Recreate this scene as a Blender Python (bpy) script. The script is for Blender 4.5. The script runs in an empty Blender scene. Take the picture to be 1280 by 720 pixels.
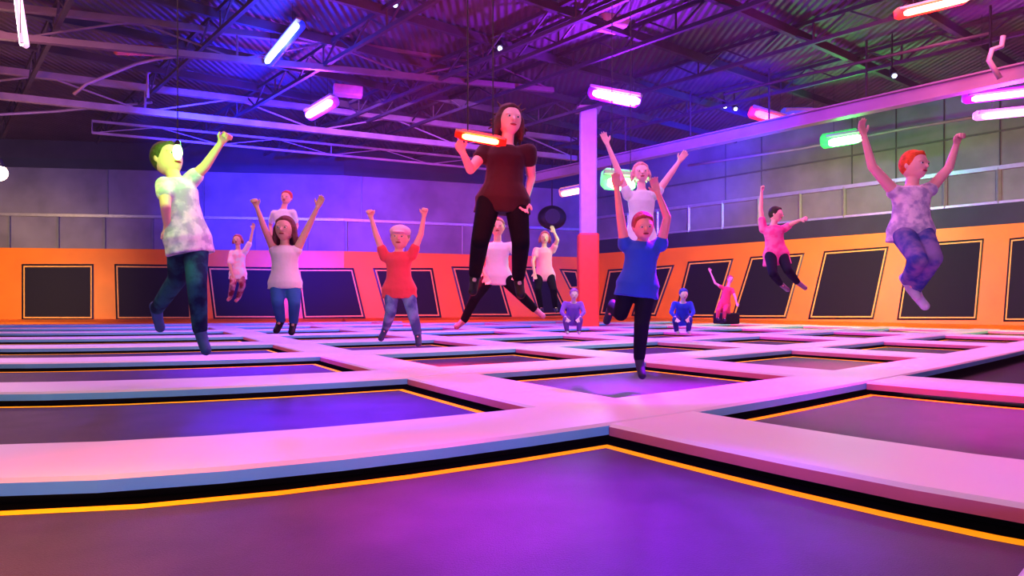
import bpy, bmesh, math, random
from mathutils import Vector, Matrix
random.seed(7)
C = bpy.context.scene
COL = C.collection
PI = math.pi
F, HZ, CAMZ = 833.0, 378.0, 0.6          # focal length in pixels of the 1280 frame, horizon row, eye height

def P(px, py, d):                         # a point seen at (px,py) standing d metres in front of the viewer
    return Vector(((px-640)/F*d, d, CAMZ-(py-HZ)/F*d))

# ------------------------------------------------------------------ materials
MATS = {}
def mat(name, col, rough=.6, metal=0., emit=None, es=0., noise=0., nscale=8., col2=None, bump=0., bscale=40., spec=.5, sheen=0.):
    if name in MATS: return MATS[name]
    m = bpy.data.materials.new(name); m.use_nodes = True
    nt = m.node_tree; b = nt.nodes['Principled BSDF']
    b.inputs['Base Color'].default_value = (*col, 1)
    b.inputs['Roughness'].default_value = rough
    b.inputs['Metallic'].default_value = metal
    b.inputs['Specular IOR Level'].default_value = spec
    if sheen: b.inputs['Sheen Weight'].default_value = sheen
    if emit:
        b.inputs['Emission Color'].default_value = (*emit, 1)
        b.inputs['Emission Strength'].default_value = es
    tc = nt.nodes.new('ShaderNodeTexCoord')
    if noise or col2:
        n = nt.nodes.new('ShaderNodeTexNoise'); n.inputs['Scale'].default_value = nscale
        n.inputs['Detail'].default_value = 5
        nt.links.new(tc.outputs['Object'], n.inputs['Vector'])
        r = nt.nodes.new('ShaderNodeValToRGB')
        c2 = col2 or tuple(max(0, c*(1-noise)) for c in col)
        r.color_ramp.elements[0].position = .42 if col2 else .3
        r.color_ramp.elements[1].position = .58 if col2 else .7
        r.color_ramp.elements[0].color = (*c2, 1); r.color_ramp.elements[1].color = (*col, 1)
        nt.links.new(n.outputs['Fac'], r.inputs['Fac'])
        nt.links.new(r.outputs['Color'], b.inputs['Base Color'])
    if bump:
        n2 = nt.nodes.new('ShaderNodeTexNoise'); n2.inputs['Scale'].default_value = bscale
        n2.inputs['Detail'].default_value = 3
        nt.links.new(tc.outputs['Object'], n2.inputs['Vector'])
        bp = nt.nodes.new('ShaderNodeBump'); bp.inputs['Strength'].default_value = bump
        bp.inputs['Distance'].default_value = .01
        nt.links.new(n2.outputs['Fac'], bp.inputs['Height'])
        nt.links.new(bp.outputs['Normal'], b.inputs['Normal'])
    MATS[name] = m
    return m

def corrugated(name, col, scale, rough=.6):
    m = mat(name, col, rough, noise=.35, nscale=1.2)
    nt = m.node_tree; b = nt.nodes['Principled BSDF']
    tc = nt.nodes.new('ShaderNodeTexCoord'); w = nt.nodes.new('ShaderNodeTexWave')
    w.inputs['Scale'].default_value = scale; w.bands_direction = 'X'
    bp = nt.nodes.new('ShaderNodeBump'); bp.inputs['Distance'].default_value = .05; bp.inputs['Strength'].default_value = .7
    nt.links.new(tc.outputs['Object'], w.inputs['Vector']); nt.links.new(w.outputs['Fac'], bp.inputs['Height'])
    nt.links.new(bp.outputs['Normal'], b.inputs['Normal'])
    return m

M_PAD   = mat('pad_vinyl', (.74,.71,.73), .5, spec=.35, noise=.08, nscale=1.5, bump=.15, bscale=14)
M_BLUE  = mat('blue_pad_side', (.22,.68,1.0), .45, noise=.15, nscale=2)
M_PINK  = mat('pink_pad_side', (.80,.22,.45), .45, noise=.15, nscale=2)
M_BED   = mat('jump_mat', (.078,.05,.08), .5, noise=.3, nscale=4, bump=.35, bscale=220, spec=.32)
M_BLACK = mat('black_skirt', (.002,.002,.002), 1.0, spec=0.)
M_YEL   = mat('yellow_stitching', (1.0,.52,.0), .7, spec=.1, noise=.12, nscale=30, emit=(1.,.42,.0), es=.42)  # emission added to keep the stripe yellow under pink light
M_ORANGE= mat('orange_vinyl', (1.0,.27,.008), .42, noise=.14, nscale=1.3, bump=.25, bscale=5)
M_TAN   = mat('gold_border', (.95,.50,.08), .5, noise=.2, nscale=9)
M_WBED  = mat('wall_mat', (.008,.009,.014), .6, spec=.25, bump=.3, bscale=90)
M_NAVY  = mat('dark_band', (.025,.035,.05), .6, noise=.3, nscale=2)
M_GREY  = corrugated('grey_wall_sheet', (.25,.245,.265), 0.0)
M_GREYR = corrugated('grey_wall_sheet_right', (.22,.22,.23), 0.0)
M_DARKW = mat('upper_wall', (.05,.045,.065), .8, noise=.4, nscale=1.0)
M_CEIL  = corrugated('ceiling_deck', (.10,.065,.085), 2.2)
M_FLOOR = mat('floor_dark', (.01,.01,.012), .8, noise=.2)
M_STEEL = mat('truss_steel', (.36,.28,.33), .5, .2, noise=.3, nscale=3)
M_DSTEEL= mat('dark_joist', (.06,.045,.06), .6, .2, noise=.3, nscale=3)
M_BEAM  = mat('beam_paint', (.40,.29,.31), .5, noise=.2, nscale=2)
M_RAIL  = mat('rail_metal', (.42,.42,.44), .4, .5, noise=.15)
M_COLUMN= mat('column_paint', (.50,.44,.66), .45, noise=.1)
M_HOUS  = mat('lamp_housing', (.35,.33,.36), .4, .4, noise=.1)
M_BLK   = mat('black_plastic', (.01,.01,.012), .45, noise=.3)

# ------------------------------------------------------------------ helpers
def setp(o, label=None, cat=None, group=None, kind=None):
    if label: o['label'] = label
    if cat: o['category'] = cat
    if group: o['group'] = group
    if kind: o['kind'] = kind
    return o
def link(name, bm, m, parent=None, smooth=False):
    me = bpy.data.meshes.new(name)
    bmesh.ops.recalc_face_normals(bm, faces=bm.faces[:])
    bm.to_mesh(me); bm.free()
    for mm in (m if isinstance(m, (list, tuple)) else [m]): me.materials.append(mm)
    if smooth:
        for p in me.polygons: p.use_smooth = True
    o = bpy.data.objects.new(name, me); COL.objects.link(o)
    if parent is not None:
        o.parent = parent
        o.matrix_parent_inverse = Matrix.Translation(parent.location).inverted()
    return o
def empty(name, loc, label, cat, group=None):
    o = bpy.data.objects.new(name, None); COL.objects.link(o); o.location = loc
    o.empty_display_size = .1
    return setp(o, label, cat, group)
def bar(bm, p0, p1, w, h=None, up=Vector((0,0,1))):
    h = h or w; p0 = Vector(p0); p1 = Vector(p1)
    t = (p1-p0).normalized()
    if abs(t.dot(up)) > .98: up = Vector((0,1,0))
    s = t.cross(up).normalized(); u = s.cross(t)
    vs = []
    for p in (p0, p1):
        for a, b in ((-1,-1),(1,-1),(1,1),(-1,1)):
            vs.append(bm.verts.new(p+s*a*w/2+u*b*h/2))
    for f in ((0,1,2,3),(4,5,6,7),(0,1,5,4),(1,2,6,5),(2,3,7,6),(3,0,4,7)):
        bm.faces.new([vs[i] for i in f])
def tube(bm, pts, rs, seg=10, caps=True):
    pts = [Vector(p) for p in pts]
    if not isinstance(rs, (list, tuple)): rs = [rs]*len(pts)
    rings = []; ref = None
    for i, p in enumerate(pts):
        t = (pts[min(i+1, len(pts)-1)]-pts[max(i-1, 0)]).normalized()
        if ref is None: ref = Vector((0,0,1)) if abs(t.z) < .9 else Vector((0,1,0))
        s = t.cross(ref).normalized(); u = s.cross(t).normalized(); ref = u
        rings.append([bm.verts.new(p+(s*math.cos(2*PI*k/seg)+u*math.sin(2*PI*k/seg))*rs[i]) for k in range(seg)])
    for a, b in zip(rings, rings[1:]):
        for k in range(seg): bm.faces.new((a[k], a[(k+1)%seg], b[(k+1)%seg], b[k]))
    if caps:
        bm.faces.new(rings[0]); bm.faces.new(rings[-1])
def ball(bm, c, r, R=None, u=14, v=10):
    if not isinstance(r, (list, tuple)): r = (r, r, r)
    m = Matrix.Translation(Vector(c)) @ ((R.to_4x4() if R else Matrix.Identity(4))) @ Matrix.Diagonal((*r, 1))
    bmesh.ops.create_uvsphere(bm, u_segments=u, v_segments=v, radius=1, matrix=m)
def cone(bm, p0, r0, p1, r1, seg=14):
    p0 = Vector(p0); p1 = Vector(p1)
    if (p1-p0).length < 1e-5: return
    tube(bm, [p0, p1], [r0, r1], seg); ball(bm, p0, r0, u=seg, v=8); ball(bm, p1, r1, u=seg, v=8)
def quad(bm, a, b, c, d):
    return bm.faces.new([bm.verts.new(Vector(p)) for p in (a, b, c, d)])
def prism(bm, pts, z0, z1):
    lo = [bm.verts.new((p[0], p[1], z0)) for p in pts]; hi = [bm.verts.new((p[0], p[1], z1)) for p in pts]
    bm.faces.new(lo); bm.faces.new(hi); n = len(pts)
    for i in range(n): bm.faces.new((lo[i], lo[(i+1)%n], hi[(i+1)%n], hi[i]))
NUM = ['', 'first','second','third','fourth','fifth','sixth','seventh','eighth','ninth','tenth','eleventh','twelfth','thirteenth','fourteenth']

# ------------------------------------------------------------------ room outline (x, y)
LEFT0  = Vector((-24.0, 19.72)); BEND = Vector((-5.6, 22.2)); CORN = Vector((2.88, 25.3)); RIGHT0 = Vector((18.85, 7.29))
CEILZ = 5.85
def outn(a, b):                            # outward normal of a wall walked left to right
    t = (b-a).normalized(); return Vector((-t.y, t.x))
n1, n2, n3 = outn(LEFT0, BEND), outn(BEND, CORN), outn(CORN, RIGHT0)
def off(a, b, n_prev, n_next, k):
    # corner shifted outward by k on both walls
    s = (n_prev+n_next); s = s/ (1+n_prev.dot(n_next)); return s*k
def outline(k):
    return [LEFT0+n1*k, BEND+off(0,0,n1,n2,k), CORN+off(0,0,n2,n3,k), RIGHT0+n3*k]
def inside(x, y, m=.0):
    p = Vector((x, y))
    return (p-BEND).dot(n1) < -m and (p-BEND).dot(n2) < -m and (p-CORN).dot(n3) < -m

# ------------------------------------------------------------------ trampoline grid
YAW, PA, PB, OX, OY, W = .577, 2.64, 2.425, .574, 3.744, .32
cs, sn = math.cos(YAW), math.sin(YAW)
def G(X, Y, z=0.):
    x = OX+X*cs-Y*sn; d = OY+X*sn+Y*cs
    r = x/max(d, 1.2); r = max(-1.15, min(1.15, r))
    return Vector((x, d+(.213 if x > 0 else .244)*r*x, z))
def rowY(i): return -2.69 if i == -1 else i*PB
def colX(j): return -9.0 if j == -1 else j*PA
NROW, NCOL = 9, 5
def onscreen(pts):
    ok = False
    xs = []
    for p in pts:
        if p.y > .6: xs.append(640+F*p.x/p.y)
    return bool(xs) and min(xs) < 1300 and max(xs) > -20
def padstrip(name, P0, P1, axis, fixed, side, z=0., parent=None, w=W):
    # loft of a pad profile along one grid line, long edges bent with the grid
    prof = [(-w, -.058), (-w, -.014), (-w+.016, 0), (w-.016, 0), (w, -.014), (w, -.058)]
    n = max(3, int(abs(P1-P0)/.45)); bm = bmesh.new(); prev = None; first = None
    for k in range(n+1):
        s = P0+(P1-P0)*k/n
        ring = [bm.verts.new(G(s, fixed+q, z+h) if axis == 'A' else G(fixed+q, s, z+h)) for q, h in prof]
        if prev:
            for a in range(len(prof)-1):
                f = bm.faces.new((prev[a], prev[a+1], ring[a+1], ring[a]))
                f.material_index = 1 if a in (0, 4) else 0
            f = bm.faces.new((prev[-1], prev[0], ring[0], ring[-1]))
        else: first = ring
        prev = ring
    bm.faces.new(first); bm.faces.new(prev)
    return link(name, bm, [M_PAD, side], parent)
# long pads, one per row
for i in range(-1, NROW+1):
    Y = rowY(i)
    xs = [q*.2 for q in range(-45, 75) if inside(*G(q*.2, Y+W).xy, .75) and inside(*G(q*.2, Y-W).xy, .75)]
    if not xs or max(xs)-min(xs) < 2: continue
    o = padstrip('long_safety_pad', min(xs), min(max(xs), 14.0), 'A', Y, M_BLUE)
    r = i+2
    if i == -1: lb = 'nearest white vinyl pad, only its far edge showing at the bottom right corner'
    elif i == 0: lb = 'broad white pad with a blue side running across behind the big foreground trampoline'
    else: lb = 'long white pad with blue side, the %s pad line across behind the foreground trampoline' % NUM[i+1]
    setp(o, lb, 'safety pad', 'long white pads between the trampoline rows')
for i in range(-1, NROW):
    for j in range(0, NCOL+1):
        y0, y1 = rowY(i)+W+.004, rowY(i+1)-W-.004
        X = colX(j)
        if not (inside(*G(X+W, y1).xy, .8) and inside(*G(X-W, y1).xy, .8) and inside(*G(X+W, y0).xy, .8)): continue
        if i == -1 and j > 1: continue
        if not onscreen([G(X-W, y0), G(X+W, y0), G(X-W, y1), G(X+W, y1)]): continue
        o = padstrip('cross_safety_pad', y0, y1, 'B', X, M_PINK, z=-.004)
        if i == -1 and j == 0: lb = 'wide white cross pad with magenta side running off the lower right edge'
        else: lb = 'white cross pad with pink side, %s from the left in the %s trampoline row' % (NUM[j+1], NUM[i+2])
        setp(o, lb, 'safety pad', 'white cross pads between neighbouring trampolines')
def ringmesh(X0, X1, Y0, Y1, a, b, z):
    bm = bmesh.new(); n = max(4, int((X1-X0)/.5)); m = 6
    def loop(e):
        pts = [(X0+e+(X1-X0-2*e)*k/n, Y0+e) for k in range(n)] + [(X1-e, Y0+e+(Y1-Y0-2*e)*k/m) for k in range(m)]
        pts += [(X1-e-(X1-X0-2*e)*k/n, Y1-e) for k in range(n)] + [(X0+e, Y1-e-(Y1-Y0-2*e)*k/m) for k in range(m)]
        return [bm.verts.new(G(x, y, z)) for x, y in pts]
    A, B = loop(a), loop(b); N = len(A)
    for k in range(N): bm.faces.new((A[k], A[(k+1)%N], B[(k+1)%N], B[k]))
    return bm
def bedmesh(X0, X1, Y0, Y1, e, z):
    bm = bmesh.new(); n = max(4, int((X1-X0)/.5)); m = 6
    g = [[bm.verts.new(G(X0+e+(X1-X0-2*e)*k/n, Y0+e+(Y1-Y0-2*e)*q/m, z)) for k in range(n+1)] for q in range(m+1)]
    for q in range(m):
        for k in range(n): bm.faces.new((g[q][k], g[q][k+1], g[q+1][k+1], g[q+1][k]))
    return bm
for i in range(-1, NROW):
    for j in range(-1, NCOL):
        X0, X1, Y0, Y1 = colX(j)+W-.03, colX(j+1)-W+.03, rowY(i)+W-(.28 if i == -1 else .03), rowY(i+1)-W+.03
        if i == -1 and j > 0: continue
        if not all(inside(*G(x, y).xy, .8) for x, y in ((X0,Y1),(X1,Y1),(X1,Y0)) if onscreen([G(x, y)]) or j >= 0): continue
        if not onscreen([G(X0,Y0),G(X1,Y0),G(X1,Y1),G(X0,Y1)]): continue
        if i == -1 and j == -1: lb = 'large dark trampoline filling the foreground, edged with a yellow line'
        elif j == -1: lb = 'long dark trampoline stretching off the left edge, %s row from the front' % NUM[i+2]
        else: lb = 'dark trampoline framed by white pads, %s row from the front, %s column from the left' % (NUM[i+2], NUM[j+2])
        c = G((X0+X1)/2, (Y0+Y1)/2, -.085)
        t = empty('trampoline', c, lb, 'trampoline', 'trampolines set in the padded floor')
        link('spring_cover', ringmesh(X0, X1, Y0, Y1, 0, .11, -.088), M_BLACK, t)
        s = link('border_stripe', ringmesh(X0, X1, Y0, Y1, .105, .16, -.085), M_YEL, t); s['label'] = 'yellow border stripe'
        link('jumping_mat', bedmesh(X0, X1, Y0, Y1, .155, -.086), M_BED, t)

# ------------------------------------------------------------------ room shell
bm = bmesh.new(); prism(bm, [(-25,-5), (19.5,-5), (19.5,7.29)]+[tuple(p) for p in reversed(outline(.9)[1:3])]+[(-25,21)], -.30, -.15)
setp(link('floor', bm, M_FLOOR), kind='structure')
bm = bmesh.new(); prism(bm, [(-26,-6), (21,-6), (21,27), (-26,27)], CEILZ, CEILZ+.1)
o = link('ceiling', bm, M_CEIL); setp(o, kind='structure')
ZB = 2.34; ZR = 2.47
def shell(name, pts, z0, z1, th, m):
    bm = bmesh.new()
    outer = [Vector(p) for p in pts]
    inner = []
    for k, p in enumerate(outer):
        ns = []
        if k > 0: ns.append(outn(outer[k-1], p))
        if k < len(outer)-1: ns.append(outn(p, outer[k+1]))
        n = ns[0] if len(ns) == 1 else (ns[0]+ns[1])/(1+ns[0].dot(ns[1]))
        inner.append(p+n*th)
    for k in range(len(outer)-1):
        a, b, c, d = outer[k], outer[k+1], inner[k+1], inner[k]
        lo = [bm.verts.new((q.x, q.y, z0)) for q in (a, b, c, d)]; hi = [bm.verts.new((q.x, q.y, z1)) for q in (a, b, c, d)]
        bm.faces.new(lo); bm.faces.new(hi)
        for e in range(4): bm.faces.new((lo[e], lo[(e+1)%4], hi[(e+1)%4], hi[e]))
    return link(name, bm, m)
U = outline(.62)
setp(shell('wall_back', U[:3], -.15, 4.95, .15, M_GREY), kind='structure')
setp(shell('wall_back_upper', [p for p in outline(.64)[:3]], 4.95, CEILZ, .15, M_DARKW), kind='structure')
setp(shell('wall_right', U[2:], -.15, CEILZ, .15, M_GREYR), kind='structure')
setp(shell('trim_1', outline(.55)[:3], 4.95, 5.25, .09, M_NAVY), kind='structure')
setp(shell('trim_2', outline(.52)[2:], ZR-.02, 2.98, .10, M_NAVY), kind='structure')
setp(shell('wall_left', [Vector((-24.2,-5)), Vector((-24.2,20.4))], -.15, CEILZ, .15, M_DARKW), kind='structure')
setp(shell('wall_front', [Vector((19.6,-5)), Vector((-24.2,-5))], -.15, CEILZ, .15, M_DARKW), kind='structure')
setp(shell('wall_side', [Vector((19.4,7.0)), Vector((19.4,-5))], -.15, CEILZ, .15, M_DARKW), kind='structure')
# rails and battens on the upper walls (kept a few cm off the sheets)
def wpt(a, b, s, z, k):                    # point on wall a-b at fraction s, k outward
    n = outn(a, b); p = a.lerp(b, s)+n*k; return Vector((p.x, p.y, z))
def wall_at_px(a, b, px, k, z):            # where the wall a-b shifted by k crosses the picture column px
    n = outn(a, b); p = a+n*k; t = b-a; r = (px-640)/F
    s = (r*p.y-p.x)/(t.x-r*t.y); q = p+t*s; return Vector((q.x, q.y, z))
def backpt(px, k, z):
    q = wall_at_px(LEFT0, BEND, px, k, z)
    return q if q.x < BEND.x else wall_at_px(BEND, CORN, px, k, z)
def rightpt(px, k, z): return wall_at_px(CORN, RIGHT0, px, k, z)
RB = .57
bm = bmesh.new()
pts = outline(RB)
for za in (3.42,):
    for a, b in ((0,1),(1,2)):
        bar(bm, (*pts[a], za), (*pts[b], za), .06, .09)
setp(link('trim_3', bm, M_RAIL), kind='structure')
bm = bmesh.new()
for px in (-60, 12, 73, 131, 191, 251, 318, 384, 433, 505, 578, 650, 690): 
    bar(bm, backpt(px, RB+.02, 2.3), backpt(px, RB+.02, 3.42), .05)
for px in (135, 255, 452, 600): bar(bm, backpt(px, RB+.03, 3.42), backpt(px, RB+.03, 4.95), .03)
setp(link('trim_4', bm, mat('batten', (.22,.25,.27), .5, .3, noise=.2)), kind='structure')
bm = bmesh.new()
for za, w_ in ((3.86,.10), (3.02,.06)): bar(bm, (*pts[2], za), (*pts[3], za), .07, w_)
for px in (785, 822, 861, 903, 948, 1000, 1055, 1118, 1181, 1248, 1330): bar(bm, rightpt(px, RB, 2.98), rightpt(px, RB, 3.86), .07)
setp(link('trim_5', bm, M_RAIL), kind='structure')
bm = bmesh.new()
for px in (907, 952, 1065, 1120, 1180, 1250): bar(bm, rightpt(px, RB+.03, 3.9), rightpt(px, RB+.03, CEILZ), .025)
bar(bm, (*pts[2], 4.62), (*pts[3], 4.86), .04)
setp(link('trim_6', bm, mat('seam', (.10,.10,.11), .6, noise=.2)), kind='structure')

# padded leaning walls with trampolines let into them
def leanwall(a, b, ztop, name, label):
    bm = bmesh.new()
    n = [outn(a[k], a[k+1]) for k in range(len(a)-1)]
    n = n[0]
    return bm
def sheet(name, base, top, zt, m, th=.12, nsub=14):
    bm = bmesh.new()
    for k in range(len(base)-1):
        b0, b1, t0, t1 = base[k], base[k+1], top[k], top[k+1]
        B0, B1, T0, T1 = Vector((*b0, -.09)), Vector((*b1, -.09)), Vector((*t0, zt)), Vector((*t1, zt))
        nn = outn(b0, b1); o3 = Vector((nn.x, nn.y, 0))*th
        v = [bm.verts.new(p) for p in (B0, B1, T1, T0, B0+o3, B1+o3, T1+o3, T0+o3)]
        for f in ((0,1,2,3),(7,6,5,4),(0,4,5,1),(3,2,6,7),(0,3,7,4),(1,5,6,2)): bm.faces.new([v[i] for i in f])
    return link(name, bm, m)
base0 = outline(0.); top0 = outline(.42)
base0[1], base0[2] = BEND, CORN
o = sheet('padded_wall', base0[:3], top0[:3], ZB, M_ORANGE)
setp(o, 'orange padded wall leaning back along the rear of the trampoline floor', 'padded wall')
o = sheet('padded_wall', base0[2:], top0[2:], ZR, M_ORANGE)
setp(o, 'orange padded wall leaning back along the right side of the trampoline floor', 'padded wall')
# the low orange kerb at the foot of both walls
def kerb(a, b, lb):
    bm = bmesh.new(); n = outn(a, b); t = (b-a).normalized()
    prof = [(-.62,-.10),(-.62,-.012),(-.58,0.002),(-.14,.06),(.02,.07),(.02,-.10)]
    R = []
    for p in (a, b): R.append([bm.verts.new((p.x+n.x*q, p.y+n.y*q, z)) for q, z in prof])
    for k in range(len(prof)): bm.faces.new((R[0][k], R[0][(k+1)%6], R[1][(k+1)%6], R[1][k]))
    bm.faces.new(R[0]); bm.faces.new(R[1])
    setp(link('kerb_pad', bm, M_ORANGE), lb, 'kerb pad')
kerb(LEFT0, BEND, 'low orange kerb pad at the foot of the rear wall, left stretch')
kerb(BEND, CORN, 'low orange kerb pad at the foot of the rear wall, stretch beside the column')
kerb(CORN, RIGHT0, 'low orange kerb pad at the foot of the right wall')
# filler pads closing the deck up to the kerbs
bm = bmesh.new()
ed = outline(-.5)
prism(bm, [tuple(ed[0]), tuple(ed[1]), tuple(ed[2]), tuple(ed[3]), (13.2,7.0)] + [tuple(G(13.9, q).xy) for q in (4,8,12,14)] + [tuple(G(q, 14.3).xy) for q in (11, 8, 5, 2)] + [tuple(G(-1, 19).xy), tuple(G(-6, 20.9).xy)], -.135, -.10)
setp(link('deck_pad', bm, M_PAD), 'pale pad filling the deck edge in front of the orange walls', 'deck pad')

def onlean(px, py, which, lift):
    # picture point -> point on the leaning pad plane
    if which == 'R': a, b, zt = CORN, RIGHT0, ZR
    elif which == 'B1': a, b, zt = LEFT0, BEND, ZB
    else: a, b, zt = BEND, CORN, ZB
    n = outn(a, b); h = zt+.09
    # plane normal facing the hall: (-n, slope)
    N = Vector((-n.x, -n.y, .42/h)).normalized()
    o3 = Vector((a.x, a.y, -.09))+N*lift
    ray = P(px, py, 1.)-Vector((0,0,CAMZ)); org = Vector((0,0,CAMZ))
    return org+ray*((o3-org).dot(N)/ray.dot(N))
def inset(corners, which, lb):
    # corners TL TR BR BL in picture pixels
    c = [Vector(p) for p in corners]; mid = sum(c, Vector((0,0)))/4
    def ring(shr, lift):
        out = []
        for k in range(4):
            a, b, d = c[k], c[k-1], c[(k+1)%4]
            u = (b-a).normalized(); v = (d-a).normalized()
            out.append(onlean(*(a+(u+v)*shr), which, lift))
        return out
    r0, r1, r2, r3 = ring(0, .012), ring(2.2, .03), ring(4.0, .03), ring(4.0, .022)
    t = empty('wall_trampoline', sum(r0, Vector())/4, lb, 'wall trampoline', 'trampolines let into the orange walls')
    def band(name, A, B, m):
        bm = bmesh.new()
        va = [bm.verts.new(p) for p in A]; vb = [bm.verts.new(p) for p in B]
        for k in range(4): bm.faces.new((va[k], va[(k+1)%4], vb[(k+1)%4], vb[k]))
        return link(name, bm, m, t)
    band('edge_trim', r0, r1, M_BLK); band('border_stripe', r1, r2, M_TAN)['label'] = 'thin gold border stripe'
    bm = bmesh.new(); bm.faces.new([bm.verts.new(p) for p in r3]); link('jumping_mat', bm, M_WBED, t)
BI = [((27,330),(117,330),(117,400),(27,400)), ((143,330),(237,331),(241,400),(145,400)), ((259,333),(346,334),(352,399),(267,399)),
      ((371,335),(442,335),(457,398),(379,399)), ((466,335),(541,335),(552,397),(483,397)), ((564,333),(622,334),(640,396),(580,396)),
      ((652,333),(684,334),(712,394),(674,395)), ((699,336),(722,337),(728,362),(712,362))]
LB = ['leftmost dark wall trampoline in the orange rear wall', 'dark wall trampoline behind the leaping figure with the green-lit head',
      'dark rear wall trampoline behind the small child in pink at the left', 'dark rear wall trampoline just right of the girl in the white tank top',
      'dark rear wall trampoline behind the child in the red shirt', 'dark rear wall trampoline behind the legs of the adult in black',
      'narrow slanted wall trampoline behind the pink child by the column', 'tiny slanted wall trampoline tucked against the column']
for k, q in enumerate(BI): inset(q, 'B1' if k < 4 else 'B2', LB[k])
RI = [((760,337),(790,335),(768,394),(748,394)), ((808,334),(843,331),(820,395),(789,395)), ((860,327),(917,323),(895,397),(842,397)),
      ((938,321),(1006,316),(983,398),(914,398)), ((1030,314),(1111,308),(1092,399),(1010,399)), ((1136,305),(1230,298),(1221,400),(1121,400)),
      ((1262,298),(1360,288),(1366,402),(1254,402))]
LR = ['slanted dark wall trampoline right beside the column', 'slanted dark wall trampoline behind the child in the blue shirt',
      'slanted dark wall trampoline above the blurred blue child', 'dark wall trampoline behind the child in the bright pink top',
      'dark right wall trampoline between the pink child and the orange-haired jumper', 'dark wall trampoline behind the orange-haired jumper',
      'rightmost dark wall trampoline, cut by the frame edge']
for k, q in enumerate(RI): inset(q, 'R', LR[k])

# ------------------------------------------------------------------ padded column
cx = P(735, 400, 17.0); 
col = empty('column', (cx.x, cx.y, -.1), 'tall steel column lit violet with a red padded foot', 'column')
bm = bmesh.new(); x, y = cx.x, cx.y; r = .21
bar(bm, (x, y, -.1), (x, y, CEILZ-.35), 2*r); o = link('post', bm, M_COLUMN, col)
bv = o.modifiers.new('b', 'BEVEL'); bv.width = .05; bv.segments = 3
bm = bmesh.new(); bar(bm, (x, y, -.1), (x, y, 2.35), .52); o = link('column_pad', bm, mat('red_pad', (.95,.12,.03), .4, noise=.15), col)
bv = o.modifiers.new('b', 'BEVEL'); bv.width = .05; bv.segments = 3
o['label'] = 'red wraparound foot pad'
bm = bmesh.new(); bar(bm, (x, y, CEILZ-.36), (x, y, CEILZ-.30), .62); link('cap_plate', bm, M_BEAM, col)

# ------------------------------------------------------------------ roof steel
def truss(name, p0, p1, dep, lb, m, cw=.07, ww=.03, step=1.1, group=None):
    p0, p1 = Vector(p0), Vector(p1); mid = (p0+p1)/2
    t = empty(name, mid, lb, 'truss', group)
    d = Vector((0,0,dep))
    bm = bmesh.new(); bar(bm, p0, p1, cw); link('bottom_chord', bm, m, t)
    bm = bmesh.new(); bar(bm, p0+d, p1+d, cw); link('top_chord', bm, m, t)
    bm = bmesh.new(); L = (p1-p0).length; n = max(4, int(L/step)); 
    for k in range(n):
        a = p0.lerp(p1, k/n); b = p0.lerp(p1, (k+.5)/n); c = p0.lerp(p1, (k+1)/n)
        bar(bm, a, b+d, ww); bar(bm, b+d, c, ww)
        if k % 2 == 0: bar(bm, a, a+d, ww)
    link('web_bracing', bm, m, t)
    return t
def ext(a, b, u, v): return a+(b-a)*u, a+(b-a)*v
a, b = ext(P(0, 120, 14.2), P(720, 198, 20.4), -.35, 1.0)
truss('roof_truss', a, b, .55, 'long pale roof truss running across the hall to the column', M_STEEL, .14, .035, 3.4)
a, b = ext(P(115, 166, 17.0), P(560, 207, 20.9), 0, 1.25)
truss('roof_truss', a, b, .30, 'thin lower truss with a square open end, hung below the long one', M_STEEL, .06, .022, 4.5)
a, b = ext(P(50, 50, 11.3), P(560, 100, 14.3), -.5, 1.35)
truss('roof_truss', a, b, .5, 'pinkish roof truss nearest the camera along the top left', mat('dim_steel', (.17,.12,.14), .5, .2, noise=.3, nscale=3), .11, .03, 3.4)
a, b = ext(P(745, 185, 17.0), P(1000, 100, 11.0), 0, 1)
# B direction bar joists
dB = Vector((-.664, .748, 0))
for k, (px, py, z) in enumerate([(88,0,5.3),(318,0,5.35),(545,0,5.3),(640,60,5.35),(735,40,5.38),(900,20,5.38),(1060,40,5.4),(1200,60,5.4)]):
    d = (z-.6)*F/(HZ-py) if py < HZ else 10
    p = Vector(((px-640)/F*d, d, z))
    # extend both ways inside the roof
    e = -3.5; f = 3.
    while inside(*(p+dB*f).xy, .3) and f < 30: f += .5
    while inside(*(p+dB*e).xy, .6) and (p+dB*e).y > 1 and e > -14: e -= .5
    truss('bar_joist', p+dB*e, p+dB*f, .38, 'dark open-web ceiling joist running away from the camera, %s from the left' % NUM[k+1], M_DSTEEL, .07, .03, 1.2, 'joists under the dark roof deck')
# cross purlins under the deck
dA = Vector((.80, .60, 0))
for k in range(9):
    s = 4+k*2.35
    c = Vector((3.5, s+2.5, 5.68)); e = f = 0
    while inside(*(c+dA*f).xy, .2) and f < 30: f += .4
    while (c+dA*e).x > -22 and inside(*(c+dA*e).xy, .2) and (c+dA*e).y > -3: e -= .4
    if f-e < 3: continue
    bm = bmesh.new(); bar(bm, c+dA*e, c+dA*f, .09, .16)
    setp(link('roof_purlin', bm, M_DSTEEL), 'dark purlin pressed against the roof deck, %s counting away from the camera' % NUM[k+1], 'purlin', 'purlins under the roof deck')
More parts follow.
